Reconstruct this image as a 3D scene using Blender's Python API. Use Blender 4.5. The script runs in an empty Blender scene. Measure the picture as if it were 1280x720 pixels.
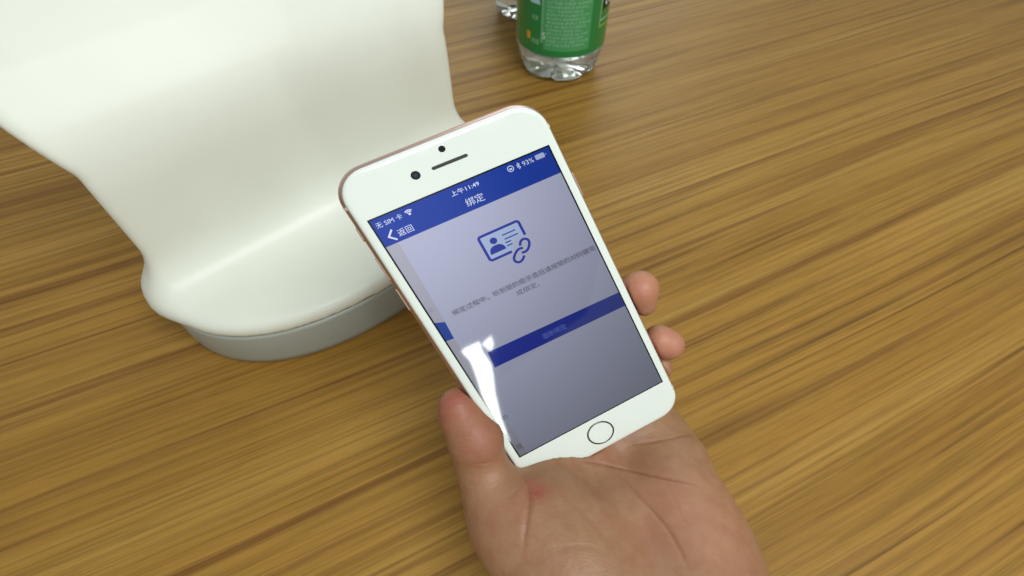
import bpy, math, random
import numpy as np
from mathutils import Vector, Matrix
random.seed(7); np.random.seed(7)
S = bpy.context.scene
COL = S.collection
MM = 0.001

# ------------------------------------------------------------------ camera
F_PX = 650.0; PITCH = math.radians(53); CAM_H = 245.0        # millimetres; the picture is measured on a 1280 x 720 grid
sp, cp = math.sin(PITCH), math.cos(PITCH)
RC = np.array([[1, 0, 0], [0, -sp, cp], [0, -cp, -sp]])      # camera right / down / forward as world columns
CAM = np.array([0, 0, CAM_H])
cam_d = bpy.data.cameras.new('camera'); cam = bpy.data.objects.new('camera', cam_d); COL.objects.link(cam)
cam_d.sensor_width = 36; cam_d.lens = F_PX / 1280 * 36
cam_d.clip_start = 0.005; cam_d.clip_end = 50
cam.location = CAM * MM
cam.rotation_euler = (math.radians(90) - PITCH, 0, 0)
cam_d.dof.use_dof = True; cam_d.dof.focus_distance = 0.178; cam_d.dof.aperture_fstop = 16
S.camera = cam

# ------------------------------------------------------------------ light (indoor, soft, from above and beyond the table)
w = bpy.data.worlds.new('World'); S.world = w; w.use_nodes = True
w.node_tree.nodes['Background'].inputs[0].default_value = (0.92, 1.0, 0.95, 1)
w.node_tree.nodes['Background'].inputs[1].default_value = 0.40
def area(name, loc, target, sx, sy, power, col=(1, 1, 1)):
    l = bpy.data.lights.new(name, 'AREA'); l.shape = 'RECTANGLE'; l.size = sx; l.size_y = sy; l.energy = power; l.color = col
    o = bpy.data.objects.new(name, l); COL.objects.link(o); o.location = loc
    o.rotation_euler = (Vector(target) - Vector(loc)).to_track_quat('-Z', 'Y').to_euler()
    return o
area('overhead_lamp', (0.32, -0.22, 0.9), (-0.02, 0.15, 0), 0.55, 0.4, 6.3, (0.965, 1.0, 0.965))
area('far_window_light', (0.15, 2.3, 1.35), (0.1, 0.35, 0.0), 1.5, 1.1, 14, (0.93, 1.0, 0.97))
S.view_settings.view_transform = 'Standard'; S.view_settings.look = 'None'
S.view_settings.exposure = 0.12; S.view_settings.gamma = 1.0
S.render.engine = 'CYCLES'
S.cycles.use_denoising = True
S.cycles.max_bounces = 12; S.cycles.transmission_bounces = 12; S.cycles.transparent_max_bounces = 12

# ------------------------------------------------------------------ measuring helpers
def ray(u, v): return RC @ np.array([(u - 640) / F_PX, (v - 360) / F_PX, 1.0])
def at_z(u, v, z): d = ray(u, v); return CAM + d * (z - CAM_H) / d[2]
# the phone's plane
E1 = np.array([0.93335731, 0.45469451, 0.11954918]); E2 = np.array([-0.4423867, 0.43344918, 0.72683251])
N = np.array([0.2815955, -0.73896307, 0.61207643]); T = np.array([7.29890719, 101.18070722, 97.42890413])
def P3(x, y, c=0.0): return T + E1 * x + E2 * y + N * c
def at_c(u, v, c):
    d = ray(u, v); return CAM + d * (((T + N * c - CAM) @ N) / (d @ N))
def srgb(r, g, b, a=1.0):
    f = lambda c: (c / 255 / 12.92) if c / 255 <= 0.04045 else ((c / 255 + 0.055) / 1.055) ** 2.4
    return (f(r), f(g), f(b), a)

# ------------------------------------------------------------------ materials
def mat(name, col, rough=0.5, metal=0.0, coat=0.0, emit=None, es=0.0, ior=1.5, **kw):
    m = bpy.data.materials.new(name); m.use_nodes = True
    b = m.node_tree.nodes['Principled BSDF']
    b.inputs['Base Color'].default_value = col; b.inputs['Roughness'].default_value = rough
    b.inputs['Metallic'].default_value = metal; b.inputs['IOR'].default_value = ior
    b.inputs['Coat Weight'].default_value = coat; b.inputs['Coat Roughness'].default_value = 0.03
    if emit: b.inputs['Emission Color'].default_value = emit; b.inputs['Emission Strength'].default_value = es
    for k, v in kw.items(): b.inputs[k.replace('_', ' ')].default_value = v
    return m
def nodes(m): return m.node_tree.nodes, m.node_tree.links, m.node_tree.nodes['Principled BSDF']
def noise(nt, lk, vec, scale, detail=4, rough=0.5, dist=0.0):
    n = nt.new('ShaderNodeTexNoise'); n.inputs['Scale'].default_value = scale; n.inputs['Detail'].default_value = detail
    n.inputs['Roughness'].default_value = rough; n.inputs['Distortion'].default_value = dist
    lk.new(vec, n.inputs['Vector']); return n.outputs['Fac']
def ramp(nt, lk, fac, stops):
    r = nt.new('ShaderNodeValToRGB'); lk.new(fac, r.inputs[0]); e = r.color_ramp.elements
    while len(e) < len(stops): e.new(0.5)
    for i, (p, c) in enumerate(stops): e[i].position = p; e[i].color = c
    return r.outputs[0]
def mapping(nt, lk, vec, sc, rot=(0, 0, 0)):
    m = nt.new('ShaderNodeMapping'); m.inputs['Scale'].default_value = sc; m.inputs['Rotation'].default_value = rot
    lk.new(vec, m.inputs['Vector']); return m.outputs[0]
def mixc(nt, lk, fac, a, b, mode='MIX'):
    m = nt.new('ShaderNodeMix'); m.data_type = 'RGBA'; m.blend_type = mode
    for s, v in ((0, fac), (6, a), (7, b)):
        if isinstance(v, (tuple, float, int)): m.inputs[s].default_value = v
        else: lk.new(v, m.inputs[s])
    return m.outputs[2]
def bump(nt, lk, b, h, strength, dist):
    n = nt.new('ShaderNodeBump'); n.inputs['Strength'].default_value = strength; n.inputs['Distance'].default_value = dist
    lk.new(h, n.inputs['Height']); lk.new(n.outputs[0], b.inputs['Normal'])

def wood_material():
    m = mat('wood_laminate', (0.4, 0.25, 0.1, 1), 0.45, Specular_IOR_Level=0.25); nt, lk, b = nodes(m)
    tc = nt.new('ShaderNodeTexCoord').outputs['Object']
    warp = noise(nt, lk, mapping(nt, lk, tc, (1.6, 4, 1)), 1.0, 2, 0.4)
    wv = nt.new('ShaderNodeVectorMath'); wv.operation = 'MULTIPLY_ADD'
    cmb = nt.new('ShaderNodeCombineXYZ'); lk.new(warp, cmb.inputs[1])
    lk.new(cmb.outputs[0], wv.inputs[0]); wv.inputs[1].default_value = (0, 0.022, 0); lk.new(tc, wv.inputs[2])
    v = wv.outputs[0]
    broad = noise(nt, lk, mapping(nt, lk, v, (1.1, 34, 1)), 1.0, 3, 0.5)
    mid = noise(nt, lk, mapping(nt, lk, v, (1.3, 120, 1)), 1.0, 4, 0.6)
    fine = noise(nt, lk, mapping(nt, lk, v, (6, 420, 1)), 1.0, 3, 0.6)
    pore = noise(nt, lk, mapping(nt, lk, v, (40, 1000, 1)), 1.0, 2, 0.6)
    c = ramp(nt, lk, broad, [(0.3, srgb(143, 104, 42)), (0.5, srgb(155, 116, 51)), (0.68, srgb(166, 128, 62))])
    dk = ramp(nt, lk, mid, [(0.34, (1, 1, 1, 1)), (0.47, (0, 0, 0, 1))])
    c = mixc(nt, lk, dk, c, srgb(128, 88, 38))
    m2 = noise(nt, lk, mapping(nt, lk, v, (0.7, 58, 1)), 1.0, 1, 0.3)
    line = ramp(nt, lk, m2, [(0.455, (0, 0, 0, 1)), (0.475, (0.85, 0.85, 0.85, 1)), (0.505, (0, 0, 0, 1))])
    gate = ramp(nt, lk, noise(nt, lk, mapping(nt, lk, v, (3, 28, 1)), 1.0, 2), [(0.42, (0, 0, 0, 1)), (0.6, (1, 1, 1, 1))])
    mm = nt.new('ShaderNodeMath'); mm.operation = 'MULTIPLY'; lk.new(line, mm.inputs[0]); lk.new(gate, mm.inputs[1])
    c = mixc(nt, lk, mm.outputs[0], c, srgb(104, 68, 27))
    fr = ramp(nt, lk, fine, [(0.36, (0.70, 0.67, 0.60, 1)), (0.56, (1.08, 1.07, 1.05, 1))])
    c = mixc(nt, lk, 0.8, c, fr, 'MULTIPLY')
    pr = ramp(nt, lk, pore, [(0.3, (0.84, 0.8, 0.74, 1)), (0.5, (1, 1, 1, 1))])
    c = mixc(nt, lk, 0.9, c, pr, 'MULTIPLY')
    lk.new(c, b.inputs['Base Color'])
    rr = ramp(nt, lk, mid, [(0.3, (0.52,) * 3 + (1,)), (0.7, (0.42,) * 3 + (1,))]); lk.new(rr, b.inputs['Roughness'])
    bump(nt, lk, b, fine, 0.08, 0.0004)
    return m

def skin_material():
    m = mat('skin', srgb(196, 150, 120), 0.5); nt, lk, b = nodes(m)
    b.inputs['Subsurface Weight'].default_value = 0.22
    b.inputs['Subsurface Radius'].default_value = (1.0, 0.35, 0.2); b.inputs['Subsurface Scale'].default_value = 0.0035
    tc = nt.new('ShaderNodeTexCoord').outputs['Object']
    n1 = noise(nt, lk, tc, 55, 4, 0.6); n2 = noise(nt, lk, tc, 210, 3, 0.6)
    c = ramp(nt, lk, n1, [(0.3, srgb(144, 106, 76)), (0.5, srgb(153, 115, 83)), (0.7, srgb(160, 123, 91))])
    c2 = ramp(nt, lk, n2, [(0.35, srgb(242, 226, 218)), (0.6, srgb(255, 255, 255))])
    c = mixc(nt, lk, 0.7, c, c2, 'MULTIPLY')
    at = nt.new('ShaderNodeVertexColor'); at.layer_name = 'redness'
    sep = nt.new('ShaderNodeSeparateColor'); lk.new(at.outputs[0], sep.inputs[0])
    c = mixc(nt, lk, sep.outputs[0], c, srgb(158, 80, 70))
    c = mixc(nt, lk, sep.outputs[2], c, srgb(206, 132, 112))
    c = mixc(nt, lk, sep.outputs[1], c, srgb(130, 74, 52))
    lk.new(c, b.inputs['Base Color'])
    w_ = nt.new('ShaderNodeTexNoise'); w_.inputs['Scale'].default_value = 900; w_.inputs['Detail'].default_value = 2
    vo = nt.new('ShaderNodeTexVoronoi'); vo.inputs['Scale'].default_value = 620; lk.new(tc, vo.inputs['Vector'])
    rid = noise(nt, lk, mapping(nt, lk, tc, (260, 900, 400), (0.3, 0.4, 0.5)), 1.0, 2)
    ad = nt.new('ShaderNodeMath'); ad.operation = 'ADD'; lk.new(vo.outputs['Distance'], ad.inputs[0])
    ve = nt.new('ShaderNodeTexVoronoi'); ve.feature = 'DISTANCE_TO_EDGE'; ve.inputs['Scale'].default_value = 1.0
    lk.new(mapping(nt, lk, tc, (170, 420, 260), (0.2, 0.3, 0.9)), ve.inputs['Vector'])
    er = nt.new('ShaderNodeMapRange'); lk.new(ve.outputs['Distance'], er.inputs[0]); er.inputs[1].default_value = 0.0; er.inputs[2].default_value = 0.12; er.inputs[3].default_value = -0.8; er.inputs[4].default_value = 0.0
    ad2 = nt.new('ShaderNodeMath'); ad2.operation = 'ADD'; lk.new(ad.outputs[0], ad2.inputs[0]); lk.new(er.outputs[0], ad2.inputs[1]); lk.new(rid, ad.inputs[1])
    bump(nt, lk, b, ad2.outputs[0], 0.16, 0.00028)
    return m

M_WOOD = wood_material()
M_SKIN = skin_material()
M_NAIL = mat('nail', srgb(186, 136, 112), 0.35, coat=0.2)
M_WHITE = mat('white_glass', srgb(228, 235, 230), 0.04, coat=0.0)
for _m in (M_WHITE,):
    nt, lk, b = nodes(_m); tcs = nt.new('ShaderNodeTexCoord').outputs['Object']
    rs_ = nt.new('ShaderNodeMapRange'); lk.new(noise(nt, lk, tcs, 90, 5, 0.6), rs_.inputs[0]); rs_.inputs[1].default_value = 0.45; rs_.inputs[2].default_value = 0.7; rs_.inputs[3].default_value = 0.04; rs_.inputs[4].default_value = 0.16
    lk.new(rs_.outputs[0], b.inputs['Roughness'])
M_ROSE = mat('rose_aluminium', srgb(200, 168, 162), 0.36, metal=0.85)
M_ROSEB = mat('rose_button', srgb(244, 214, 200), 0.2, metal=0.9)
M_BLACK = mat('black_glass', (0.006, 0.008, 0.01, 1), 0.05)
M_MESH = mat('earpiece_mesh', (0.02, 0.022, 0.02, 1), 0.6)
M_RING = mat('steel_ring', (0.10, 0.11, 0.10, 1), 0.22, metal=1.0)
M_ANT = mat('antenna_plastic', srgb(238, 226, 220), 0.4)
def screen_mat(name, c, k=1.0):
    # a liquid-crystal display: full brightness seen square on, falling off with the viewing angle
    m = mat(name, (0.01, 0.01, 0.012, 1), 0.035, emit=srgb(*c), es=k); nt, lk, b = nodes(m)
    g = nt.new('ShaderNodeNewGeometry'); dt = nt.new('ShaderNodeVectorMath'); dt.operation = 'DOT_PRODUCT'
    lk.new(g.outputs['Incoming'], dt.inputs[0]); lk.new(g.outputs['Normal'], dt.inputs[1])
    ab = nt.new('ShaderNodeMath'); ab.operation = 'ABSOLUTE'; lk.new(dt.outputs['Value'], ab.inputs[0])
    pw = nt.new('ShaderNodeMath'); pw.operation = 'POWER'; lk.new(ab.outputs[0], pw.inputs[0]); pw.inputs[1].default_value = 6.0
    lk.new(pw.outputs[0], b.inputs['Emission Strength']); return m
M_PAGE = screen_mat('page_grey', (176, 180, 206)); M_NAV = screen_mat('nav_blue', (10, 54, 156)); M_BTN = screen_mat('button_blue', (22, 44, 154))
M_TXTW = screen_mat('text_white', (216, 224, 248)); M_TXTF = screen_mat('text_faint', (86, 104, 196)); M_TXTG = screen_mat('text_grey', (88, 88, 112))
M_TXTG2 = screen_mat('text_grey_ghost', (148, 148, 168)); M_ICON = screen_mat('icon_blue', (44, 56, 158)); M_ICONF = screen_mat('icon_tint', (168, 188, 222))
M_STRIP = screen_mat('previous_page', (168, 169, 184)); M_STRIPB = screen_mat('previous_button', (32, 66, 158)); M_BATT = screen_mat('battery_fill', (178, 188, 230))

# ------------------------------------------------------------------ object helpers
def link(name, me, m=None, parent=None, smooth=False):
    o = bpy.data.objects.new(name, me); COL.objects.link(o)
    if m: me.materials.append(m)
    if parent: o.parent = parent
    if smooth: me.polygons.foreach_set('use_smooth', [True] * len(me.polygons)); me.update()
    return o
def mesh(verts, faces): 
    me = bpy.data.meshes.new('mesh'); me.from_pydata([tuple(v) for v in verts], [], faces); me.update(); return me
def thing(name, label, cat, mw=Matrix.Identity(4), group=None):
    o = bpy.data.objects.new(name, None); COL.objects.link(o); o.matrix_world = mw; o.empty_display_size = 0.02
    o['label'] = label; o['category'] = cat
    if group: o['group'] = group
    return o
def tag(o, label, cat): o['label'] = label; o['category'] = cat
def recalc(o):
    import bmesh
    bm = bmesh.new(); bm.from_mesh(o.data); bmesh.ops.recalc_face_normals(bm, faces=bm.faces); bm.to_mesh(o.data); bm.free()
def lathe(prof, n=96, radf=None, close=True):
    V = []; Fc = []
    for i, (r, z) in enumerate(prof):
        for k in range(n):
            a = 2 * math.pi * k / n
            rr, zz = (radf(r, z, a) if radf else (r, z))
            V.append((rr * math.cos(a) * MM, rr * math.sin(a) * MM, zz * MM))
    for i in range(len(prof) - 1):
        for k in range(n):
            k2 = (k + 1) % n; Fc.append((i * n + k, i * n + k2, (i + 1) * n + k2, (i + 1) * n + k))
    if close:
        Fc.append(tuple(reversed(range(n)))); Fc.append(tuple((len(prof) - 1) * n + k for k in range(n)))
    return V, Fc

# ------------------------------------------------------------------ table
g_ang = math.radians(90 - 64.5)
tb = mesh([(-2.0, -1.2, -0.025), (2.0, -1.2, -0.025), (2.0, 1.6, -0.025), (-2.0, 1.6, -0.025), (-2.0, -1.2, 0), (2.0, -1.2, 0), (2.0, 1.6, 0), (-2.0, 1.6, 0)],
          [(3, 2, 1, 0), (4, 5, 6, 7), (0, 1, 5, 4), (1, 2, 6, 5), (2, 3, 7, 6), (3, 0, 4, 7)])
table = link('wooden_table', tb, M_WOOD); table.rotation_euler = (0, 0, g_ang); table.location = (0, 0.25, 0)
tag(table, 'light brown wood-grain table top under the hand, bottles and white stand', 'table')

# ------------------------------------------------------------------ white desk stand on the left
def white_shell_mat():
    m = mat('white_gloss_plastic', srgb(226, 226, 214), 0.45, coat=0.08); nt, lk, b = nodes(m)
    tc = nt.new('ShaderNodeTexCoord').outputs['Object']
    c = ramp(nt, lk, noise(nt, lk, tc, 14, 3), [(0.3, srgb(224, 226, 215)), (0.7, srgb(232, 235, 226))]); lk.new(c, b.inputs['Base Color'])
    return m
M_SHELL = white_shell_mat()
M_BAND = mat('grey_satin_metal', srgb(166, 170, 163), 0.4, metal=0.1)
M_SEAM = mat('dark_seam', (0.03, 0.03, 0.03, 1), 0.6)
yaw = math.radians(48.7)
O = at_z(509, 386, 0)
dv = np.array([math.sin(yaw), math.cos(yaw), 0]); bv = np.array([-math.cos(yaw), math.sin(yaw), 0])
mw = Matrix(((dv[0], bv[0], 0, O[0] * MM), (dv[1], bv[1], 0, O[1] * MM), (0, 0, 1, 0), (0, 0, 0, 1)))
stand = thing('desk_stand', 'glossy white curved stand with a grey metal rim round its foot, left of the phone', 'stand', mw)
HB = 26.5
def foot_outline(n=120, grow=0.0, W=99, D0=72, e=2.35):
    # superellipse whose front apex lies at (0, 0)
    P = []
    for k in range(n):
        a = 2 * math.pi * k / n
        c, s = math.cos(a), math.sin(a)
        x = (W + grow) * math.copysign(abs(c) ** (2 / e), c); y = D0 + (D0 + grow) * math.copysign(abs(s) ** (2 / e), s)
        P.append((x, y))
    return P
def stack_rings(rings):
    V = []; Fc = []; n = len(rings[0])
    for r in rings: V += [(x * MM, y * MM, z * MM) for x, y, z in r]
    for i in range(len(rings) - 1):
        for k in range(n):
            k2 = (k + 1) % n; Fc.append((i * n + k, i * n + k2, (i + 1) * n + k2, (i + 1) * n + k))
    Fc.append(tuple(reversed(range(n)))); Fc.append(tuple((len(rings) - 1) * n + k for k in range(n)))
    return V, Fc
band = link('rim', mesh(*stack_rings([[(x, y, z) for x, y in foot_outline(grow=g)] for g, z in ((-1.5, 0.2), (0, 1.2), (0.6, 5), (0.9, HB - 2), (0.5, HB - 0.5), (-1.0, HB))])), M_BAND, stand, True)
link('seam', mesh(*stack_rings([[(x, y, z) for x, y in foot_outline(grow=g)] for g, z in ((-0.6, HB - 0.2), (-0.6, HB + 1.0))])), M_SEAM, stand, True)
# shell: a height field profile swept over its width: flat foot, concave bend, upright back, back-leaning upper part
def prof_point(t):      # t 0..1 along the profile -> (b, z, halfwidth)
    pts = [(10, 35.5), (20, 36.5), (32, 38), (44, 42), (53, 49), (59, 58), (62.5, 70), (65.5, 84), (71, 96), (79, 107.5), (89, 120), (100, 133), (112, 147), (124, 160), (136, 172)]
    q = t * (len(pts) - 1); i = min(int(q), len(pts) - 2); fq = q - i
    g = lambda j: np.array(pts[max(0, min(len(pts) - 1, j))], float)
    p0, p1, p2, p3 = g(i - 1), g(i), g(i + 1), g(i + 2)
    return 0.5 * ((2 * p1) + (-p0 + p2) * fq + (2 * p0 - 5 * p1 + 4 * p2 - p3) * fq ** 2 + (-p0 + 3 * p1 - 3 * p2 + p3) * fq ** 3)
def foot_half(b):       # half width of the foot outline at depth b
    y = max(-1, min(1, (b - 72) / 72)); return 99 * max(0.0, 1 - abs(y) ** 2.35) ** (1 / 2.35)
def half_at(b, z):
    fh = foot_half(min(b, 72)) - 1
    t = min(1, max(0, (z - 40) / 40)); t = t * t * (3 - 2 * t)
    up = 88 + max(0, z - 84) * 0.42
    return fh * (1 - t) + up * t
# lower tray of the shell (follows the foot outline), its lip rolled over
def vol_mesh(Dg, lo, vx, iters):
    import openvdb, bmesh
    gr = openvdb.FloatGrid(); gr.background = 30.0; gr.copyFromArray(np.clip(Dg, -4 * vx, 4 * vx).astype(np.float32))
    pv, pt_, pq = gr.convertToPolygons(isovalue=0.0, adaptivity=0.0)
    pv = np.asarray(pv) * vx + lo
    me = bpy.data.meshes.new('mesh'); me.from_pydata((pv * MM).tolist(), [], [tuple(map(int, f)) for f in pq] + [tuple(map(int, f)) for f in pt_]); me.update()
    bm = bmesh.new(); bm.from_mesh(me); bmesh.ops.recalc_face_normals(bm, faces=bm.faces)
    for _ in range(iters): bmesh.ops.smooth_vert(bm, verts=bm.verts, factor=0.5, use_axis_x=True, use_axis_y=True, use_axis_z=True)
    bm.to_mesh(me); bm.free(); return me
vx = 1.3; lo = np.array([-128., -6., HB - 3]); dm = np.ceil((np.array([128., 160., 190.]) - lo) / vx).astype(int)
ga, gb, gz = [(lo[j] + vx * np.arange(dm[j], dtype=np.float32)) for j in range(3)]
ga = ga[:, None, None]; gb = gb[None, :, None]; gz = gz[None, None, :]
def seg2(PB, th):            # distance in the (b, z) plane to a polyline plate
    best = None
    for (b0, z0), (b1, z1) in zip(PB[:-1], PB[1:]):
        d0, d1 = b1 - b0, z1 - z0; t = np.clip(((gb - b0) * d0 + (gz - z0) * d1) / (d0 * d0 + d1 * d1), 0, 1)
        q = np.sqrt((gb - b0 - t * d0) ** 2 + (gz - z0 - t * d1) ** 2); best = q if best is None else np.minimum(best, q)
    return best - th
e_ = 2.35
rs = (np.abs(ga / 100.0) ** e_ + np.abs((gb - 72) / 73.2) ** e_) ** (1 / e_)
foot2 = (rs - 1) * 76.0
ft = 7.0; fr = 5.5; topz = HB + 9.5
fz = np.maximum(gz - topz + 0.0, (HB + 0.8) - gz)
qa = np.maximum(foot2 + fr, 0); qb = np.maximum(gz - topz + fr, 0)
footd = np.maximum(np.sqrt(qa ** 2 + qb ** 2) + np.minimum(np.maximum(foot2 + fr, gz - topz + fr), 0) - fr, (HB + 0.8) - gz)
def chaikin(P, it=3):
    for _ in range(it):
        Qn = [P[0]]
        for p, q in zip(P[:-1], P[1:]): Qn += [(p[0] * .75 + q[0] * .25, p[1] * .75 + q[1] * .25), (p[0] * .25 + q[0] * .75, p[1] * .25 + q[1] * .75)]
        P = Qn + [P[-1]]
    return P
plate = seg2(chaikin([(69, 30), (70.5, 60), (71.5, 88), (72.5, 100), (75.5, 111), (81.5, 121), (90, 131), (108, 151), (122, 166)], 3), 6.0)
hwz = 92.0 + np.maximum(0, gz - 104) * 0.45 + 4.0 * np.clip((60 - gz) / 30, 0, 1)
pr_ = 4.0
wd_ = np.abs(ga) - hwz
hwz = np.where(ga < 0, 97.0, hwz)
panel = np.sqrt(np.maximum(plate + pr_, 0) ** 2 + np.maximum(wd_ + pr_, 0) ** 2) + np.minimum(np.maximum(plate + pr_, wd_ + pr_), 0) - pr_
kk = 24.0; hh = np.clip(0.5 + 0.5 * (panel - footd) / kk, 0, 1)
shell = panel + (footd - panel) * hh - kk * hh * (1 - hh)
shell = np.maximum(shell, (HB + 0.8) - gz)
link('shell', vol_mesh(shell, lo, vx, 6), M_SHELL, stand, True)

# ------------------------------------------------------------------ water bottles
M_PET = mat('clear_bottle', (0.97, 1.0, 0.98, 1), 0.02, ior=1.3, Transmission_Weight=0.84)
M_GREEN = mat('label_green', srgb(24, 128, 66), 0.3, coat=0.5)
M_GREENP = mat('label_print', srgb(150, 205, 165), 0.4); M_GREEND = mat('label_panel', srgb(70, 156, 100), 0.35, coat=0.4)
M_WPRINT = mat('label_white', srgb(225, 232, 228), 0.4); M_KPRINT = mat('label_black', srgb(18, 24, 24), 0.4)
M_OPRINT = mat('label_orange', srgb(214, 160, 50), 0.4); M_LIME = mat('label_lime', srgb(120, 180, 50), 0.4); M_BPRINT = mat('label_pale_blue', srgb(170, 205, 220), 0.4)
M_CAP = mat('cap_green', srgb(20, 120, 60), 0.4)
R_B = 36.8
def bottle_rad(r, z, a):
    if z < 30:
        k = (1 - z / 30) ** 1.1
        lobe = abs(math.cos(3 * (a + 0.35)))          # six feet
        groove = 1 - (1 - lobe) ** 3
        r2 = r - 2.6 * k * (1 - groove) - 0.6 * k * (1 - lobe)
        return r2, z + (3.0 * k * (1 - groove) if z < 4 else 0)
    return r, z
def bottle_mesh():
    prof = [(0.5, 8), (8, 7), (15, 4), (21, 1.2), (25, 0.2), (28, 0.8), (31.0, 3), (33.0, 7), (34.2, 12), (35.2, 17), (36.2, 21), (R_B, 24), (R_B - .8, 25.5), (R_B - .8, 118), (R_B, 121), (R_B, 128), (R_B - 2, 136), (R_B - .5, 142), (R_B - 2, 150),
            (31, 164), (25, 182), (18, 196), (13.5, 204), (13, 210), (13, 222)]
    fine = []
    for (r1, z1), (r2, z2) in zip(prof[:-1], prof[1:]):
        for q in range(4): fine.append((r1 + (r2 - r1) * q / 4, z1 + (z2 - z1) * q / 4))
    fine.append(prof[-1])
    return lathe(fine, 144, bottle_rad)
ME_BOTTLE = mesh(*bottle_mesh()); ME_BOTTLE.materials.append(M_PET)
ME_BOTTLE.polygons.foreach_set('use_smooth', [True] * len(ME_BOTTLE.polygons))
ME_CAP = mesh(*lathe([(14.2, 210.5), (15.2, 211), (15.2, 224), (14.4, 226)], 60)); ME_CAP.materials.append(M_CAP)
def cyl_patch(name, a0, a1, z0, z1, m, parent, r=R_B, off=0.1, nz=1, slant=0.0):
    n = max(2, int(abs(a1 - a0) / 3)); V = []; Fc = []
    for j in range(2):
        for i in range(n + 1):
            a = math.radians(a0 + (a1 - a0) * i / n + slant * j)
            V.append(((r + off) * math.cos(a) * MM, (r + off) * math.sin(a) * MM, (z0, z1)[j] * MM))
    for i in range(n): Fc.append((i, i + 1, n + 2 + i, n + 1 + i))
    return link(name, mesh(V, Fc), m, parent, True)
def font_mesh(body, x0, x1, yc, hgt, shear=0.0, bold=0.0):
    c = bpy.data.curves.new('t', 'FONT'); c.body = body; c.size = 1; c.resolution_u = 2; c.shear = shear; c.offset = bold
    o = bpy.data.objects.new('t', c); COL.objects.link(o)
    dg = bpy.context.evaluated_depsgraph_get(); dg.update(); ev = o.evaluated_get(dg); me = bpy.data.meshes.new_from_object(ev)
    bpy.data.objects.remove(o); bpy.data.curves.remove(c)
    v = np.array([q.co[:] for q in me.vertices]); mn, mx = v.min(0), v.max(0)
    v[:, 0] = x0 + (v[:, 0] - mn[0]) / (mx[0] - mn[0]) * (x1 - x0)
    v[:, 1] = yc + ((v[:, 1] - mn[1]) / (mx[1] - mn[1]) - 0.5) * hgt
    me.materials.clear()
    return me, v
def cyl_text(name, body, a0, a1, zc, hgt, m, parent, off=0.22, shear=0.0):
    me, v = font_mesh(body, a0, a1, zc, hgt, shear)
    for q, (a, z, _) in zip(me.vertices, v):
        t = math.radians(a); q.co = ((R_B + off) * math.cos(t) * MM, (R_B + off) * math.sin(t) * MM, z * MM)
    return link(name, me, m, parent)
def bottle(px, py, rot, label, full):
    p = at_z(px, py, 0)
    t = thing('water_bottle', label, 'bottle', Matrix.Translation(Vector(p * MM)) @ Matrix.Rotation(math.radians(rot), 4, 'Z'), 'clear plastic water bottles at the back of the table')
    link('bottle_body', ME_BOTTLE, None, t); link('cap', ME_CAP, None, t)
    lab = cyl_patch('label', -180, 180, 26, 117.5, M_GREEN, t, off=0.0)
    if full:
        # angles: -90 faces the camera
        cyl_patch('text_panel', -118, -60, 31, 112, M_GREEND, lab, off=0.1)
        rows = ['饮用纯净水 净含量 555ml', '配料 水 产品标准 GB19298', '贮存条件 避免阳光直晒', '保质期 12个月 请置于阴凉处', '生产日期 见瓶身 常温保存', '开启后请尽快饮用 热线电话', '地址 广东省深圳市南山区', '食品生产许可证编号 SC106', '委托单位 饮料有限公司', '本品经反渗透工艺制作', '电话 400 请勿冷冻或加热']
        for i in range(27):
            cyl_text('small_print', rows[i % len(rows)], -116 + (i % 3) * 0.6, -62 - (i * 7 % 5) * 2.6, 110 - i * 2.85, 2.2, M_GREENP, lab)
        cyl_patch('divider', -121.5, -120.6, 36, 114, M_GREENP, lab)
        cyl_patch('divider', -119.6, -118.9, 36, 114, M_GREENP, lab)
        cyl_patch('recycling_mark', -143, -137, 36, 42, M_OPRINT, lab, off=0.15)
        cyl_text('small_print', '净含量', -135, -124, 36, 4.5, M_GREENP, lab)
        cyl_text('small_print', 'S', -120, -116, 42, 5, M_WPRINT, lab)
        cyl_patch('pale_patch', -138, -124, 64, 76, M_BPRINT, lab, slant=-5)
        cyl_text('small_print', '纯净', -135, -126, 54, 4, M_GREENP, lab)
        # the brand lettering, white script on a black shape at the right edge
        cyl_patch('black_panel', -42, -14, 57, 92, M_KPRINT, lab, off=0.12)
        cyl_patch('panel_edge', -46, -44.6, 46, 92, M_GREENP, lab, off=0.15)
        cyl_text('script_lettering', "C'estbon", -38, -2, 68, 18, M_WPRINT, lab, 0.3, 0.4)
        cyl_patch('leaf_stripe', -46, -24, 44, 45.8, M_LIME, lab, off=0.18); cyl_patch('leaf_stripe', -44, -22, 49, 50.2, M_GREENP, lab, off=0.18)
    return t
bottle(698, 80, 2, 'clear water bottle with a green printed label, standing in front of the other', True)
bottle(662, 12, 40, 'clear water bottle standing further back, half hidden behind the nearer green-labelled one', False)

# ------------------------------------------------------------------ phone
u1 = E1 / np.linalg.norm(E1); u2 = np.cross(N, u1)
PM = Matrix(((u1[0], u2[0], N[0], T[0] * MM), (u1[1], u2[1], N[1], T[1] * MM), (u1[2], u2[2], N[2], T[2] * MM), (0, 0, 0, 1)))
LX = (E1 @ u1, E1 @ u2); LY = (E2 @ u1, E2 @ u2)
def L(x, y, c=0.0): return ((LX[0] * x + LY[0] * y) * MM, (LX[1] * x + LY[1] * y) * MM, c * MM)
phone = thing('smartphone', 'white-fronted rose gold smartphone with a blue and grey app screen, held upright in the hand', 'phone', PM)
def rrect(hw, y0, y1, r, n=10):
    P = []
    for cx, cy, a0 in ((hw - r, y1 - r, 0), (-hw + r, y1 - r, 90), (-hw + r, y0 + r, 180), (hw - r, y0 + r, 270)):
        for i in range(n + 1):
            a = math.radians(a0 + 90 * i / n); P.append((cx + r * math.cos(a), cy + r * math.sin(a)))
    return P
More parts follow.
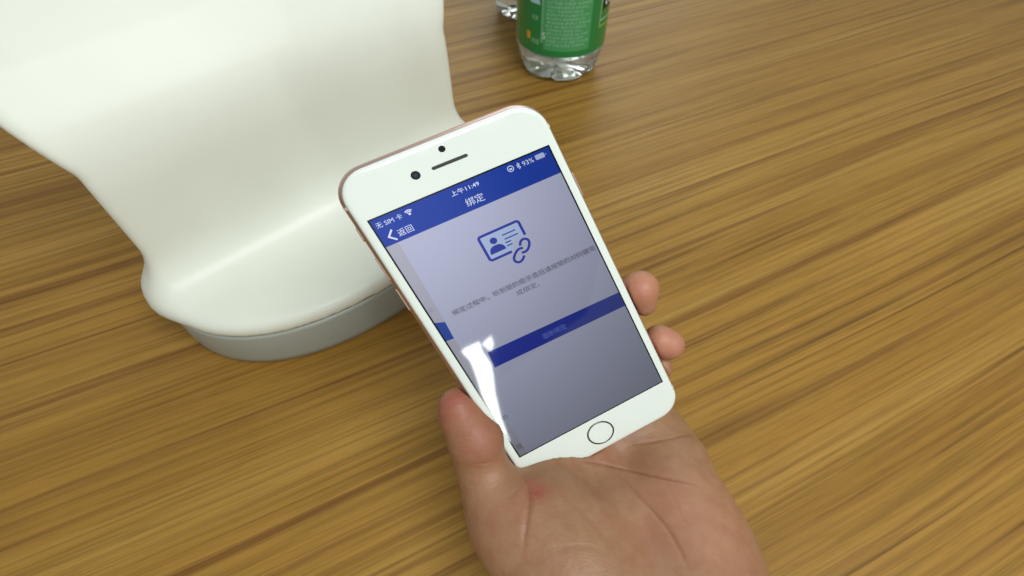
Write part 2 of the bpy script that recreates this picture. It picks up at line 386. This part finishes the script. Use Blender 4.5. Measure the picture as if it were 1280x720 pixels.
def loft(levels, parent, name, m, cap0=True, cap1=True, smooth=True):
    V = []; Fc = []; n = len(levels[0][0])
    for P, c in levels: V += [L(x, y, c) for x, y in P]
    for i in range(len(levels) - 1):
        for k in range(n):
            k2 = (k + 1) % n; Fc.append((i * n + k, i * n + k2, (i + 1) * n + k2, (i + 1) * n + k))
    if cap0: Fc.append(tuple(reversed(range(n))))
    if cap1: Fc.append(tuple((len(levels) - 1) * n + k for k in range(n)))
    return link(name, mesh(V, Fc), m, parent, smooth)
HWD, YT, YB, RC_ = 33.7, 69.1, -69.2, 10.2
body_levels = []
for i in range(13):
    a = math.radians(-90 + 180 * i / 12); ins = 3.3 * (1 - math.cos(a)); c = -3.75 + 3.35 * math.sin(a)
    ins = min(ins, 3.3)
    body_levels.append((rrect(HWD - ins, YB + ins, YT - ins, RC_ - ins * 0.7), c))
loft(body_levels, phone, 'housing', M_ROSE)
glass_levels = [(rrect(32.5, YB + 1.2, YT - 1.2, 9.2), -1.6), (rrect(32.6, YB + 1.1, YT - 1.1, 9.2), -0.75), (rrect(32.2, YB + 1.5, YT - 1.5, 8.8), -0.28), (rrect(31.6, YB + 2.1, YT - 2.1, 8.3), -0.06), (rrect(30.9, YB + 2.8, YT - 2.8, 7.6), 0.0)]
glass = loft(glass_levels, phone, 'front_glass', M_WHITE)
def quad(name, pts, c, m, parent): return link(name, mesh([L(x, y, c) for x, y in pts], [tuple(range(len(pts)))]), m, parent)
def disc(name, x, y, r, c, m, parent, n=40, ry=None):
    return quad(name, [(x + r * math.cos(2 * math.pi * k / n), y + (ry or r) * math.sin(2 * math.pi * k / n)) for k in range(n)], c, m, parent)
def stroke(name, P, wd, c, m, parent, closed=False):
    # a flat ribbon along a polyline, mitred joints and round caps
    P = [np.array(p, float) for p in P]; n = len(P); Lf, Rt = [], []
    for i in range(n):
        a = P[(i - 1) % n] if (closed or i > 0) else P[i]; b = P[(i + 1) % n] if (closed or i < n - 1) else P[i]
        d1 = P[i] - a; d2 = b - P[i]
        if np.linalg.norm(d1) < 1e-9: d1 = d2
        if np.linalg.norm(d2) < 1e-9: d2 = d1
        d1 = d1 / np.linalg.norm(d1); d2 = d2 / np.linalg.norm(d2); t = d1 + d2; t = t / np.linalg.norm(t)
        nn = np.array([-t[1], t[0]]); k = min(1.6, 1 / max(0.3, t @ d1))
        Lf.append(P[i] + nn * wd / 2 * k); Rt.append(P[i] - nn * wd / 2 * k)
    V = [L(x, y, c) for x, y in Lf + Rt]; Fc = []
    for i in range(n if closed else n - 1):
        j = (i + 1) % n; Fc.append((i, j, n + j, n + i))
    return link(name, mesh(V, Fc), m, parent)
def smoothline(P, it=2, closed=False):
    for _ in range(it):
        Q = []; n = len(P)
        if not closed: Q.append(P[0])
        for i in range(n if closed else n - 1):
            a, b = P[i], P[(i + 1) % n]
            Q += [(a[0] * .75 + b[0] * .25, a[1] * .75 + b[1] * .25), (a[0] * .25 + b[0] * .75, a[1] * .25 + b[1] * .75)]
        if not closed: Q.append(P[-1])
        P = Q
    return P
def text(name, body, x0, x1, yc, hgt, c, m, parent, bold=0.0):
    me, v = font_mesh(body, x0, x1, yc, hgt, bold=bold)
    for q, (a, z, _) in zip(me.vertices, v): q.co = L(a, z, c)
    return link(name, me, m, parent)

SX, SY = 29.25, 52.0
quad('screen_border', [(-SX - .55, -SY - .55), (SX + .55, -SY - .55), (SX + .55, SY + .55), (-SX - .55, SY + .55)], 0.03, M_BLACK, phone)
screen = quad('screen', [(-SX, -SY), (SX, -SY), (SX, SY), (-SX, SY)], 0.06, M_STRIP, phone)
H = 0.09
page = [(-25.4, 42.3), (-26.1, 16), (-26.7, 3.7), (-26.6, -20), (-26.6, -SY), (SX, -SY), (SX, 42.3)]
quad('front_page', page, H, M_PAGE, screen)
quad('title_bar', [(-SX, 42.4), (SX, 42.2), (SX, SY), (-SX, SY)], H, M_NAV, screen)
quad('previous_button', [(-SX, 4.0), (-26.75, 3.7), (-26.3, 10.6), (-SX, 11.9)], H, M_STRIPB, screen)
quad('button', [(-20.6, -13.4), (SX, -14.2), (SX, -8.0), (-19.9, -6.7)], H + .03, M_BTN, screen)
for y0, y1, x0, x1 in ((15.8, 17.4, -28.7, -27.6), (-32.6, -33.8, -28.2, -26.9), (-41.3, -42.2, -28.6, -27.6), (-46.6, -48.8, -28.8, -27.1)):
    pass
text('previous_page_text', '录', -28.9, -27.2, 16.6, 1.7, H, M_TXTG2, screen)
text('previous_page_text', '的', -27.4, -25.6, -33.6, 2.0, H + .05, M_TXTG, screen)
text('previous_page_text', '、', -28.5, -27.7, -40.0, 1.0, H + .05, M_TXTG, screen)
text('previous_page_text', '我', -28.8, -26.6, -47.8, 2.6, H + .05, M_TXTG, screen)
text('status_text', '无 SIM 卡', -28.4, -20.4, 49.8, 1.9, H + .03, M_TXTW, screen)
for k, r in enumerate((0.35, 0.95, 1.5)):       # wireless symbol: a dot and two arcs
    if k == 0: disc('wireless_mark', -18.1, 49.35, 0.4, H + .03, M_TXTW, screen, 12)
    else: stroke('wireless_mark', [(-18.1 + r * math.sin(math.radians(a)), 49.2 + r * math.cos(math.radians(a))) for a in range(-45, 46, 9)], .34, H + .03, M_TXTW, screen)
text('status_text', '上午11:49', -4.6, 4.6, 49.9, 1.8, H + .03, M_TXTW, screen, 0.01)
stroke('rotation_lock_mark', [(15.4 + 0.95 * math.cos(a * math.pi / 12), 50.1 + 0.95 * math.sin(a * math.pi / 12)) for a in range(24)], .26, H + .03, M_TXTW, screen, True)
quad('rotation_lock_mark', [(14.95, 49.7), (15.85, 49.7), (15.85, 50.25), (14.95, 50.25)], H + .03, M_TXTW, screen)
stroke('bluetooth_mark', [(17.5, 49.45), (18.5, 50.5), (18.0, 51.05), (18.0, 48.9), (18.5, 49.45), (17.5, 50.5)], .24, H + .03, M_TXTW, screen)
text('status_text', '93%', 19.4, 23.2, 50.0, 1.6, H + .03, M_TXTW, screen)
loft([(rrect(1.55, 49.3, 51.0, .35, 4), H + .03)], screen, 'battery_mark', M_BATT, False, True, False).location = Vector(L(25.5, 0))
quad('battery_mark', [(27.35, 49.9), (27.6, 49.9), (27.6, 50.4), (27.35, 50.4)], H + .03, M_BATT, screen)
text('title_text', '绑定', -1.9, 4.0, 45.3, 2.9, H + .03, M_TXTW, screen)
stroke('back_arrow', [(-25.1, 47.0), (-26.9, 45.1), (-25.1, 43.3)], .55, H + .03, M_TXTW, screen)
text('back_text', '返回', -24.1, -19.4, 45.0, 2.4, H + .03, M_TXTW, screen)
# card with a chain link
card = smoothline([(9.2, 27.5), (9.6, 32.9), (-4.0, 32.9), (-4.0, 23.7), (3.2, 23.7)], 0)
quad('card_fill', [(-3.8, 23.9), (4.0, 23.9), (4.4, 25.6), (6, 27.2), (9.4, 27.5), (9.4, 32.7), (-3.8, 32.7)], H + .02, M_ICONF, screen)
def arc(cx, cy, r, a0, a1, n=6): return [(cx + r * math.cos(math.radians(a0 + (a1 - a0) * i / n)), cy + r * math.sin(math.radians(a0 + (a1 - a0) * i / n))) for i in range(n + 1)]
stroke('card_outline', [(9.7, 27.3)] + arc(8.9, 32.1, .85, 0, 90) + arc(-3.2, 32.1, .85, 90, 180) + arc(-3.2, 24.6, .85, 180, 270) + [(3.4, 23.75)], .9, H + .04, M_ICON, screen)
disc('person_mark', -.15, 29.9, 1.18, H + .04, M_ICON, screen)
quad('person_mark', [(-2.9, 25.6), (2.3, 25.6), (2.3, 26.4), (1.9, 27.4), (1.0, 28.1), (-.3, 28.3), (-1.6, 28.1), (-2.5, 27.4), (-2.9, 26.4)], H + .04, M_ICON, screen)
for x0, x1, y in ((3.1, 7.7, 30.4), (3.2, 7.9, 28.8), (2.9, 4.8, 26.3), (2.9, 4.9, 27.5)): stroke('card_line', [(x0, y), (x1, y)], .42, H + .04, M_ICON, screen)
stroke('chain_link', smoothline([(6.6, 24.4), (7.2, 25.7), (8.4, 26.3), (9.7, 25.7), (9.9, 24.3), (8.9, 22.6), (7.5, 21.6), (6.0, 21.9)], 2), .85, H + .05, M_ICON, screen)
stroke('chain_link', smoothline([(7.1, 23.3), (5.7, 23.7), (4.1, 22.7), (2.7, 21.1), (2.8, 19.7), (3.9, 19.0), (5.2, 19.4), (6.3, 20.6)], 2), .85, H + .05, M_ICON, screen)
text('body_text', '绑定过程中，听到锁的提示音后请按锁的对码键完', -22.6, 28.9, 12.0, 2.25, H + .04, M_TXTG2, screen)
text('body_text', '绑定过程中，听到锁的提示音后请按锁的对码键完', -23.0, 28.5, 12.35, 2.15, H + .06, M_TXTG, screen)
text('body_text', '成绑定。', -2.0, 6.2, 8.9, 2.2, H + .05, M_TXTG, screen)
text('button_text', '重新绑定', -1.6, 7.0, -9.9 - .8, 2.3, H + .06, M_TXTF, screen)
text('button_text', '重新绑定', -1.1, 7.6, -10.2 - .8, 2.2, H + .05, M_TXTF, screen)
# front details
disc('front_camera', -10.8, 59.8, 1.42, 0.03, M_BLACK, phone)
disc('camera_lens', -10.8, 59.8, .6, 0.05, mat('lens_glass', (0.03, 0.035, 0.05, 1), 0.02), phone, 20)
disc('light_sensor', -.2, 64.3, 1.05, 0.03, M_BLACK, phone)
quad('earpiece', [(5.2 + .55 * math.cos(a), 59.6 + .55 * math.sin(a)) for a in np.linspace(-math.pi / 2, math.pi / 2, 9)] + [(-5.2 + .55 * math.cos(a), 59.7 + .55 * math.sin(a)) for a in np.linspace(math.pi / 2, 3 * math.pi / 2, 9)], 0.03, M_MESH, phone)
def ring_mesh(cx, cy, r0, r1, c, n=72, rt=.22):
    V = []; Fc = []; m_ = 8; rm = (r0 + r1) / 2; hw = (r1 - r0) / 2
    for k in range(n):
        a = 2 * math.pi * k / n
        for j in range(m_):
            b = 2 * math.pi * j / m_; rr = rm + hw * math.cos(b)
            V.append(L(cx + rr * math.cos(a), cy + rr * math.sin(a), c + rt * math.sin(b)))
    for k in range(n):
        for j in range(m_): Fc.append((k * m_ + j, ((k + 1) % n) * m_ + j, ((k + 1) % n) * m_ + (j + 1) % m_, k * m_ + (j + 1) % m_))
    return mesh(V, Fc)
hb = disc('home_button', -.1, -60.0, 4.75, 0.04, M_WHITE, phone, 64)
link('button_ring', ring_mesh(-.1, -60.0, 4.6, 5.25, 0.02), M_RING, hb, True)
def side_btn(name, x, y0, y1, m):
    s = 1 if x > 0 else -1; V = []
    lv = []
    for px_, dw in ((x - s * 1.2, 0), (x + s * .08, 0), (x + s * .26, .18)):
        P = []
        for cy, a0 in ((y1 - 1.0, 0), (y0 + 1.0, 180)):
            for i in range(9):
                a = math.radians(a0 + 180 * i / 8); P.append((px_, cy + (1.0 - dw) * math.sin(a), -3.6 + (1.0 - dw) * math.cos(a)))
        lv.append(P)
    n = len(lv[0]); V = [L(*p) for P in lv for p in P]; Fc = []
    for i in range(2):
        for k in range(n): Fc.append((i * n + k, i * n + (k + 1) % n, (i + 1) * n + (k + 1) % n, (i + 1) * n + k))
    Fc.append(tuple(reversed(range(n)))); Fc.append(tuple(2 * n + k for k in range(n)))
    o = link(name, mesh(V, Fc), m, phone, True); recalc(o)
side_btn('volume_button', -HWD, 30.6, 40.2, M_ROSEB); side_btn('volume_button', -HWD, 18.2, 27.4, M_ROSEB)
side_btn('power_button', HWD, 30.4, 40.0, M_ROSEB)
side_btn('mute_switch', -HWD, 46.2, 51.4, M_ROSEB)
# antenna breaks in the metal edge
for y in (58.2, -58.2):
    for s in (-1, 1):
        V = []; n = 9
        for yy in (y - .55, y + .55):
            for i in range(n):
                a = math.radians(-60 + 120 * i / (n - 1)); V.append(L(s * (HWD - 3.3 + 3.36 * math.cos(a)), yy, -3.75 + 3.4 * math.sin(a)))
        link('antenna_line', mesh(V, [(i, i + 1, n + i + 1, n + i) for i in range(n - 1)]), M_ANT, phone, True)

# ------------------------------------------------------------------ the left hand, one continuous surface from a distance field
VX = 0.62
LO = np.array([-45., -175., 4.]); HI = np.array([215., 150., 125.])
DIM = np.ceil((HI - LO) / VX).astype(int)
D = np.full(DIM, 30.0, np.float32)
def smin(a, b, k):
    h = np.clip(0.5 + 0.5 * (b - a) / k, 0, 1); return b + (a - b) * h - k * h * (1 - h)
def region(mn, mx):
    i0 = np.clip(((mn - LO) / VX).astype(int), 0, DIM); i1 = np.clip(np.ceil((mx - LO) / VX).astype(int) + 1, 0, DIM)
    sl = tuple(slice(a, b) for a, b in zip(i0, i1))
    g = [LO[j] + VX * np.arange(i0[j], i1[j], dtype=np.float32) for j in range(3)]
    return sl, g
def cone(p, rp, q, rq, k):      # tapered capsule blended in with radius k
    p = np.array(p, float); q = np.array(q, float); pad = max(rp, rq) + k + 3
    sl, g = region(np.minimum(p, q) - pad, np.maximum(p, q) + pad)
    X, Y, Z = g[0][:, None, None], g[1][None, :, None], g[2][None, None, :]
    d = q - p; dd = float(d @ d) + 1e-9
    t = np.clip(((X - p[0]) * d[0] + (Y - p[1]) * d[1] + (Z - p[2]) * d[2]) / dd, 0, 1)
    dist = np.sqrt((X - p[0] - t * d[0]) ** 2 + (Y - p[1] - t * d[1]) ** 2 + (Z - p[2] - t * d[2]) ** 2) - (rp + (rq - rp) * t)
    D[sl] = smin(D[sl], dist.astype(np.float32), k)
def chain(pts, k, k2=None):
    for i in range(len(pts) - 1): cone(pts[i][0], pts[i][1], pts[i + 1][0], pts[i + 1][1], k)
W = at_z; A = np.array
th = [(at_c(571, 508, -3.5), 6.5), (at_c(577, 520, -3.5), 7.6), (at_c(594, 548, -2.5), 9.6), (at_c(601, 576, -4), 9.4), (W(612, 606, 50), 9.8), (W(636, 645, 45), 13.5)]
chain(th, 3.0)
# thenar mound
chain([(W(636, 645, 45), 13.5), (W(672, 676, 42), 18.0), (W(712, 716, 40), 20.0), (W(775, 790, 38), 19)], 9)
chain([(W(690, 640, 41), 15.0), (W(730, 690, 38), 18.0), (W(790, 790, 36), 20)], 9)
cone(W(674, 618, 46), 8.5, W(700, 640, 42), 11, 6)
# palm centre and little-finger side
chain([(W(735, 600, 28), 14.0), (W(775, 650, 30), 16.0), (W(820, 760, 33), 20)], 10)
chain([(W(790, 556, 27), 13.0), (W(826, 600, 29), 16.5), (W(850, 650, 32), 19), (W(868, 710, 34), 19.5), (W(865, 790, 35), 20)], 10)
chain([(W(814, 540, 28), 12.0), (W(838, 575, 29), 14.0)], 8)
# back of the palm behind the phone
Q = lambda x, y, c: P3(x, y, c)
chain([(W(735, 600, 28), 14.0), (Q(-4, -52, -21), 13), (Q(-4, -26, -22), 11.5)], 9)
chain([(W(700, 610, 34), 12.0), (Q(-18, -50, -20), 12), (Q(-16, -22, -21), 11)], 9)
chain([(W(790, 556, 27), 13), (Q(12, -50, -21), 12.5), (Q(9, -30, -22), 11)], 9)
chain([(W(814, 540, 28), 12.0), (Q(22, -56, -20), 11.5), (Q(20, -40, -20), 10.5)], 9)
# fingers: index lies along the back of the phone, the others wrap round its right edge
chain([(Q(-16, -22, -21), 10), (Q(-12, 14, -18), 9), (Q(-4, 38, -16), 8), (Q(4, 56, -15), 6.8)], 2.5)
chain([(Q(-4, -26, -22), 10), (Q(22, -19, -22), 9), (at_c(782, 377, -21), 7.2), (at_c(792, 371, -13), 7.0), (at_c(800, 362, -5), 6.7)], 2.0)
chain([(Q(9, -30, -22), 9.6), (Q(24, -40, -21), 8.0), (at_c(818, 436, -19), 6.6), (at_c(824, 430, -12), 6.2), (at_c(824, 426, -7), 5.9), (at_c(837, 431, -5.5), 5.9)], 2.0)
chain([(Q(20, -40, -20), 9.0), (Q(31, -48, -19), 7.4), (Q(34.6, -50, -14), 6.2), (at_c(826, 460, -8), 4.6)], 2.0)
cone(at_c(800, 362, -5), 6.7, at_c(805, 379, -5), 4.9, 2.0)
# wrist and forearm, towards the viewer's right
wr = W(830, 800, 36); fa = wr + A([55., -95., 6.])
chain([(wr + A([-12, 2, 0]), 21), (fa + A([-12, 0, 0]), 23)], 12); chain([(wr + A([14, 6, 0]), 20), (fa + A([16, 4, 0]), 24)], 12)
chain([(W(868, 710, 34), 19.5), (wr + A([14, 6, 0]), 20)], 12)
# the phone presses into the flesh: carve its housing out
sl, g = region(P3(0, 0, 0) - 110, P3(0, 0, 0) + 110)
X, Y, Z = g[0][:, None, None], g[1][None, :, None], g[2][None, None, :]
Minv = np.linalg.inv(np.stack([E1, E2, N], 1))
qx, qy, qz = [(Minv[i, 0] * (X - T[0]) + Minv[i, 1] * (Y - T[1]) + Minv[i, 2] * (Z - T[2])).astype(np.float32) for i in range(3)]
ax = np.abs(qx) - (HWD - RC_); ay = np.abs(qy + .05) - (69.15 - RC_)
d2 = np.sqrt(np.maximum(ax, 0) ** 2 + np.maximum(ay, 0) ** 2) + np.minimum(np.maximum(ax, ay), 0) - RC_
side = qz + 3.75
dph = np.maximum(np.sqrt(np.maximum(d2 + 3.3, 0) ** 2 + np.maximum(np.abs(side) - 0.05, 0) ** 2) - 3.3, np.minimum(0, d2)) 
dph = np.where(d2 < -3.3, np.abs(side) - 3.35, dph)
Dn = -smin(-D[sl], dph - 0.12, 1.2); D[sl] = Dn
del qx, qy, qz, ax, ay, d2, side, dph, Dn
import openvdb
gr = openvdb.FloatGrid(); gr.background = 30.0; gr.copyFromArray(np.clip(D, -3, 3).astype(np.float32)); 
pv, pt_, pq = gr.convertToPolygons(isovalue=0.0, adaptivity=0.0)
pv = np.asarray(pv) * VX + LO
me = bpy.data.meshes.new('hand')
fl = [tuple(int(i) for i in f) for f in pq] + [tuple(int(i) for i in f) for f in pt_]
me.from_pydata((pv * MM).tolist(), [], fl); me.update()
del D
hand = link('hand', me, M_SKIN, None, True)
tag(hand, "left hand, palm up, cradling the phone from below with the thumb along its left edge", 'hand')
recalc(hand)
# keep the largest island only, then smooth
import bmesh
bm = bmesh.new(); bm.from_mesh(me); bm.verts.ensure_lookup_table()
seen = set(); best = []
for v in bm.verts:
    if v.index in seen: continue
    st = [v]; seen.add(v.index); isl = []
    while st:
        q = st.pop(); isl.append(q)
        for e in q.link_edges:
            o2 = e.other_vert(q)
            if o2.index not in seen: seen.add(o2.index); st.append(o2)
    if len(isl) > len(best): best = isl
bs = set(v.index for v in best)
bmesh.ops.delete(bm, geom=[v for v in bm.verts if v.index not in bs], context='VERTS')
for _ in range(3): bmesh.ops.smooth_vert(bm, verts=bm.verts, factor=0.5, use_axis_x=True, use_axis_y=True, use_axis_z=True)
bm.to_mesh(me); 
from mathutils.bvhtree import BVHTree
tree = BVHTree.FromBMesh(bm); bm.free()
def on_skin(u, v):
    d = Vector(ray(u, v)).normalized(); hit = tree.ray_cast(Vector(CAM * MM), d); return np.array(hit[0]) / MM if hit[0] else None
nv = len(me.vertices); co = np.empty(nv * 3); me.vertices.foreach_get('co', co); co = co.reshape(-1, 3) / MM
no = np.empty(nv * 3); me.vertices.foreach_get('normal', no); no = no.reshape(-1, 3)
disp = np.zeros(nv); red = np.zeros(nv); crs = np.zeros(nv); pnk = np.zeros(nv)
def dist_line(P):
    best = np.full(nv, 1e9)
    for a, b in zip(P[:-1], P[1:]):
        d = b - a; t = np.clip(((co - a) @ d) / (d @ d + 1e-9), 0, 1); best = np.minimum(best, np.linalg.norm(co - a - t[:, None] * d, axis=1))
    return best
def crease(uv, depth, width, tone=0.5, soft=1.0):
    P = [on_skin(*p) for p in smoothline(uv, 2)]; P = [p for p in P if p is not None]
    if len(P) < 2: return
    dl = dist_line(P); ends = np.minimum(np.linalg.norm(co - P[0], axis=1), np.linalg.norm(co - P[-1], axis=1)); tp = np.clip(ends / 7.0, 0, 1) ** 0.8; k = tp * np.exp(-(dl / width) ** 2)
    disp[:] -= depth * k; depth_ = 0
    crs[:] = np.maximum(crs, tone * tp * np.exp(-(dl / (width * 0.8)) ** 2))
crease([(723, 577), (748, 579), (773, 585), (807, 593), (840, 600), (874, 607)], 0.5, 0.5, 0.75)
crease([(783, 557), (800, 555), (820, 552), (845, 547), (866, 542)], 0.45, 0.45, 0.7)
crease([(773, 590), (800, 622), (827, 650), (848, 682), (862, 716)], 0.35, 0.7, 0.3)
crease([(652, 594), (661, 606), (663, 622), (661, 640), (656, 668), (654, 694)], 0.5, 0.8, 0.45)
crease([(660, 605), (668, 612), (678, 622)], 0.6, 1.6, 0.25)
crease([(589, 580), (602, 580), (618, 576)], 0.4, 0.6, 0.35)
crease([(594, 586), (605, 586), (614, 583)], 0.2, 0.5, 0.2)
crease([(634, 626), (643, 616), (650, 606)], 0.4, 0.6, 0.25)
crease([(705, 620), (745, 655), (775, 700)], 0.3, 1.5, 0.1)
crease([(838, 610), (850, 640), (866, 668)], 0.12, 0.8, 0.12)
crease([(690, 690), (720, 680), (760, 690)], 0.2, 0.7, 0.1)
def patch(u, v, rad, amt, ch=None):
    ch = red if ch is None else ch
    p = on_skin(u, v)
    if p is not None: ch[:] = np.maximum(ch, amt * np.exp(-(np.linalg.norm(co - p, axis=1) / rad) ** 2))
patch(672, 614, 3.6, 0.85); patch(664, 604, 3, 0.5); patch(566, 502, 10, 0.75); patch(582, 505, 9, 0.6); patch(600, 545, 10, 0.5)
patch(803, 366, 10, 0.6, pnk); patch(836, 429, 10, 0.6, pnk); patch(620, 660, 22, 0.15, pnk); patch(860, 640, 25, 0.2, pnk); patch(760, 565, 9, 0.2)
for i in range(nv):
    pass
rng = np.random.RandomState(3)
for _ in range(26):
    p = on_skin(rng.uniform(650, 950), rng.uniform(560, 720))
    if p is not None:
        k = np.exp(-(np.linalg.norm(co - p, axis=1) / rng.uniform(5, 10)) ** 2); disp += rng.uniform(-.35, .35) * k; red = np.maximum(red, rng.uniform(0, .14) * k)
co2 = (co + no * disp[:, None]) * MM
me.vertices.foreach_set('co', co2.ravel())
ca = me.color_attributes.new('redness', 'FLOAT_COLOR', 'POINT')
arr = np.zeros((nv, 4)); arr[:, 0] = np.clip(red, 0, 1); arr[:, 1] = np.clip(crs, 0, 1); arr[:, 2] = np.clip(pnk, 0, 1); arr[:, 3] = 1
ca.data.foreach_set('color', arr.ravel()); me.update()
# thumb nail: a curved plate on the outer side of the thumb tip
tc_ = at_c(570, 507, -3.5); tdir = at_c(567, 508, -4) - at_c(590, 548, -5); tdir /= np.linalg.norm(tdir)
side = -E1 / np.linalg.norm(E1) * 0.93 + N * -0.05; side -= tdir * (side @ tdir); side /= np.linalg.norm(side)
up = np.cross(tdir, side)
V = []; Fc = []; n1, n2 = 12, 12
for i in range(n1 + 1):
    for j in range(n2 + 1):
        s = (i / n1 - .5) * 11; a = math.radians(-42 + 84 * j / n2)
        rr = 6.6 - .012 * s * s
        wdt = math.sqrt(max(0.05, 1 - abs(s / 7.2) ** 4))
        p = tc_ - tdir * 4.0 + tdir * s + side * (rr - .2) * math.cos(a * wdt) + up * (rr - .2) * math.sin(a * wdt)
        V.append(p * MM)
for i in range(n1):
    for j in range(n2): Fc.append((i * (n2 + 1) + j, i * (n2 + 1) + j + 1, (i + 1) * (n2 + 1) + j + 1, (i + 1) * (n2 + 1) + j))
nail = link('thumbnail', mesh(V, Fc), M_NAIL, hand, True)
sm = nail.modifiers.new('thickness', 'SOLIDIFY'); sm.thickness = 0.0006

# ------------------------------------------------------------------ added glow panels behind the viewer, shaped to mirror as window glare in the glass
def mirror_to(x, y, Y):
    p = P3(x, y); r = p - CAM; r /= np.linalg.norm(r); q = r - 2 * (r @ N) * N; return p + q * (Y - p[1]) / q[1]
def glow_panel(name, pts, Y, strength, label, col=(0.95, 1, 0.97, 1)):
    F1 = [mirror_to(x, y, Y) for x, y in pts]; n = len(F1)
    V = [p * MM for p in F1] + [(p + A([0, -30, 0])) * MM for p in F1]
    o = link(name, mesh(V, [tuple(range(n)), tuple(range(2 * n - 1, n - 1, -1))] + [(i, n + i, n + (i + 1) % n, (i + 1) % n) for i in range(n)]), mat(name + '_glow', (0, 0, 0, 1), 0.5, emit=col, es=strength))
    tag(o, label, 'glow panel'); return o
glow_panel('window_glare_panel', [(-25.8, -1.5), (-20.4, -1.5), (-21.2, -5.6), (-21.0, -11.4), (-22.4, -16.1), (-23.6, -19.2), (-24.9, -22.7), (-27.6, -33), (-29.5, -44), (-30.3, -43.5), (-29.3, -31.9), (-27.8, -20.8), (-26.0, -12.5), (-25.0, -6.3)], -1600, 26, 'unseen tapering glow panel for the window behind the viewer, shaped to mirror as the large streak in the glass')
glow_panel('window_glare_panel', [(-18.9, -2.4), (-16.0, -1.4), (-16.8, -4.8), (-17.8, -6.2)], -1600, 22, 'unseen small glow panel for the window behind the viewer, shaped to mirror as the small glint in the glass')

def soft_panel(name, cx, cy, pts, Y, strength, label):  # unseen fading glow, added only for mirrored haze on the screen and bezel
    o = glow_panel(name, pts, Y, strength, label)
    m = o.data.materials[0]; nt, lk, b = nodes(m)
    c0 = mirror_to(cx, cy, Y) * MM; ce = mirror_to(10, 0, Y) * MM; rad = np.linalg.norm(ce - c0)
    geo = nt.new('ShaderNodeTexCoord').outputs['Object']
    vm = nt.new('ShaderNodeVectorMath'); vm.operation = 'DISTANCE'; lk.new(geo, vm.inputs[0]); vm.inputs[1].default_value = tuple(c0)
    mr = nt.new('ShaderNodeMapRange'); mr.interpolation_type = 'SMOOTHSTEP'; lk.new(vm.outputs['Value'], mr.inputs[0])
    mr.inputs[1].default_value = rad * 0.15; mr.inputs[2].default_value = rad; mr.inputs[3].default_value = strength; mr.inputs[4].default_value = 0.0
    lk.new(mr.outputs[0], b.inputs['Emission Strength'])
soft_panel('screen_haze_panel', -30, 60, [(-70, -30), (-30, -20), (16, -10), (45, 30), (50, 75), (30, 100), (-60, 110)], -1700, 0.7, 'large unseen glow panel added behind the viewer for a faint haze in the upper left of the screen')
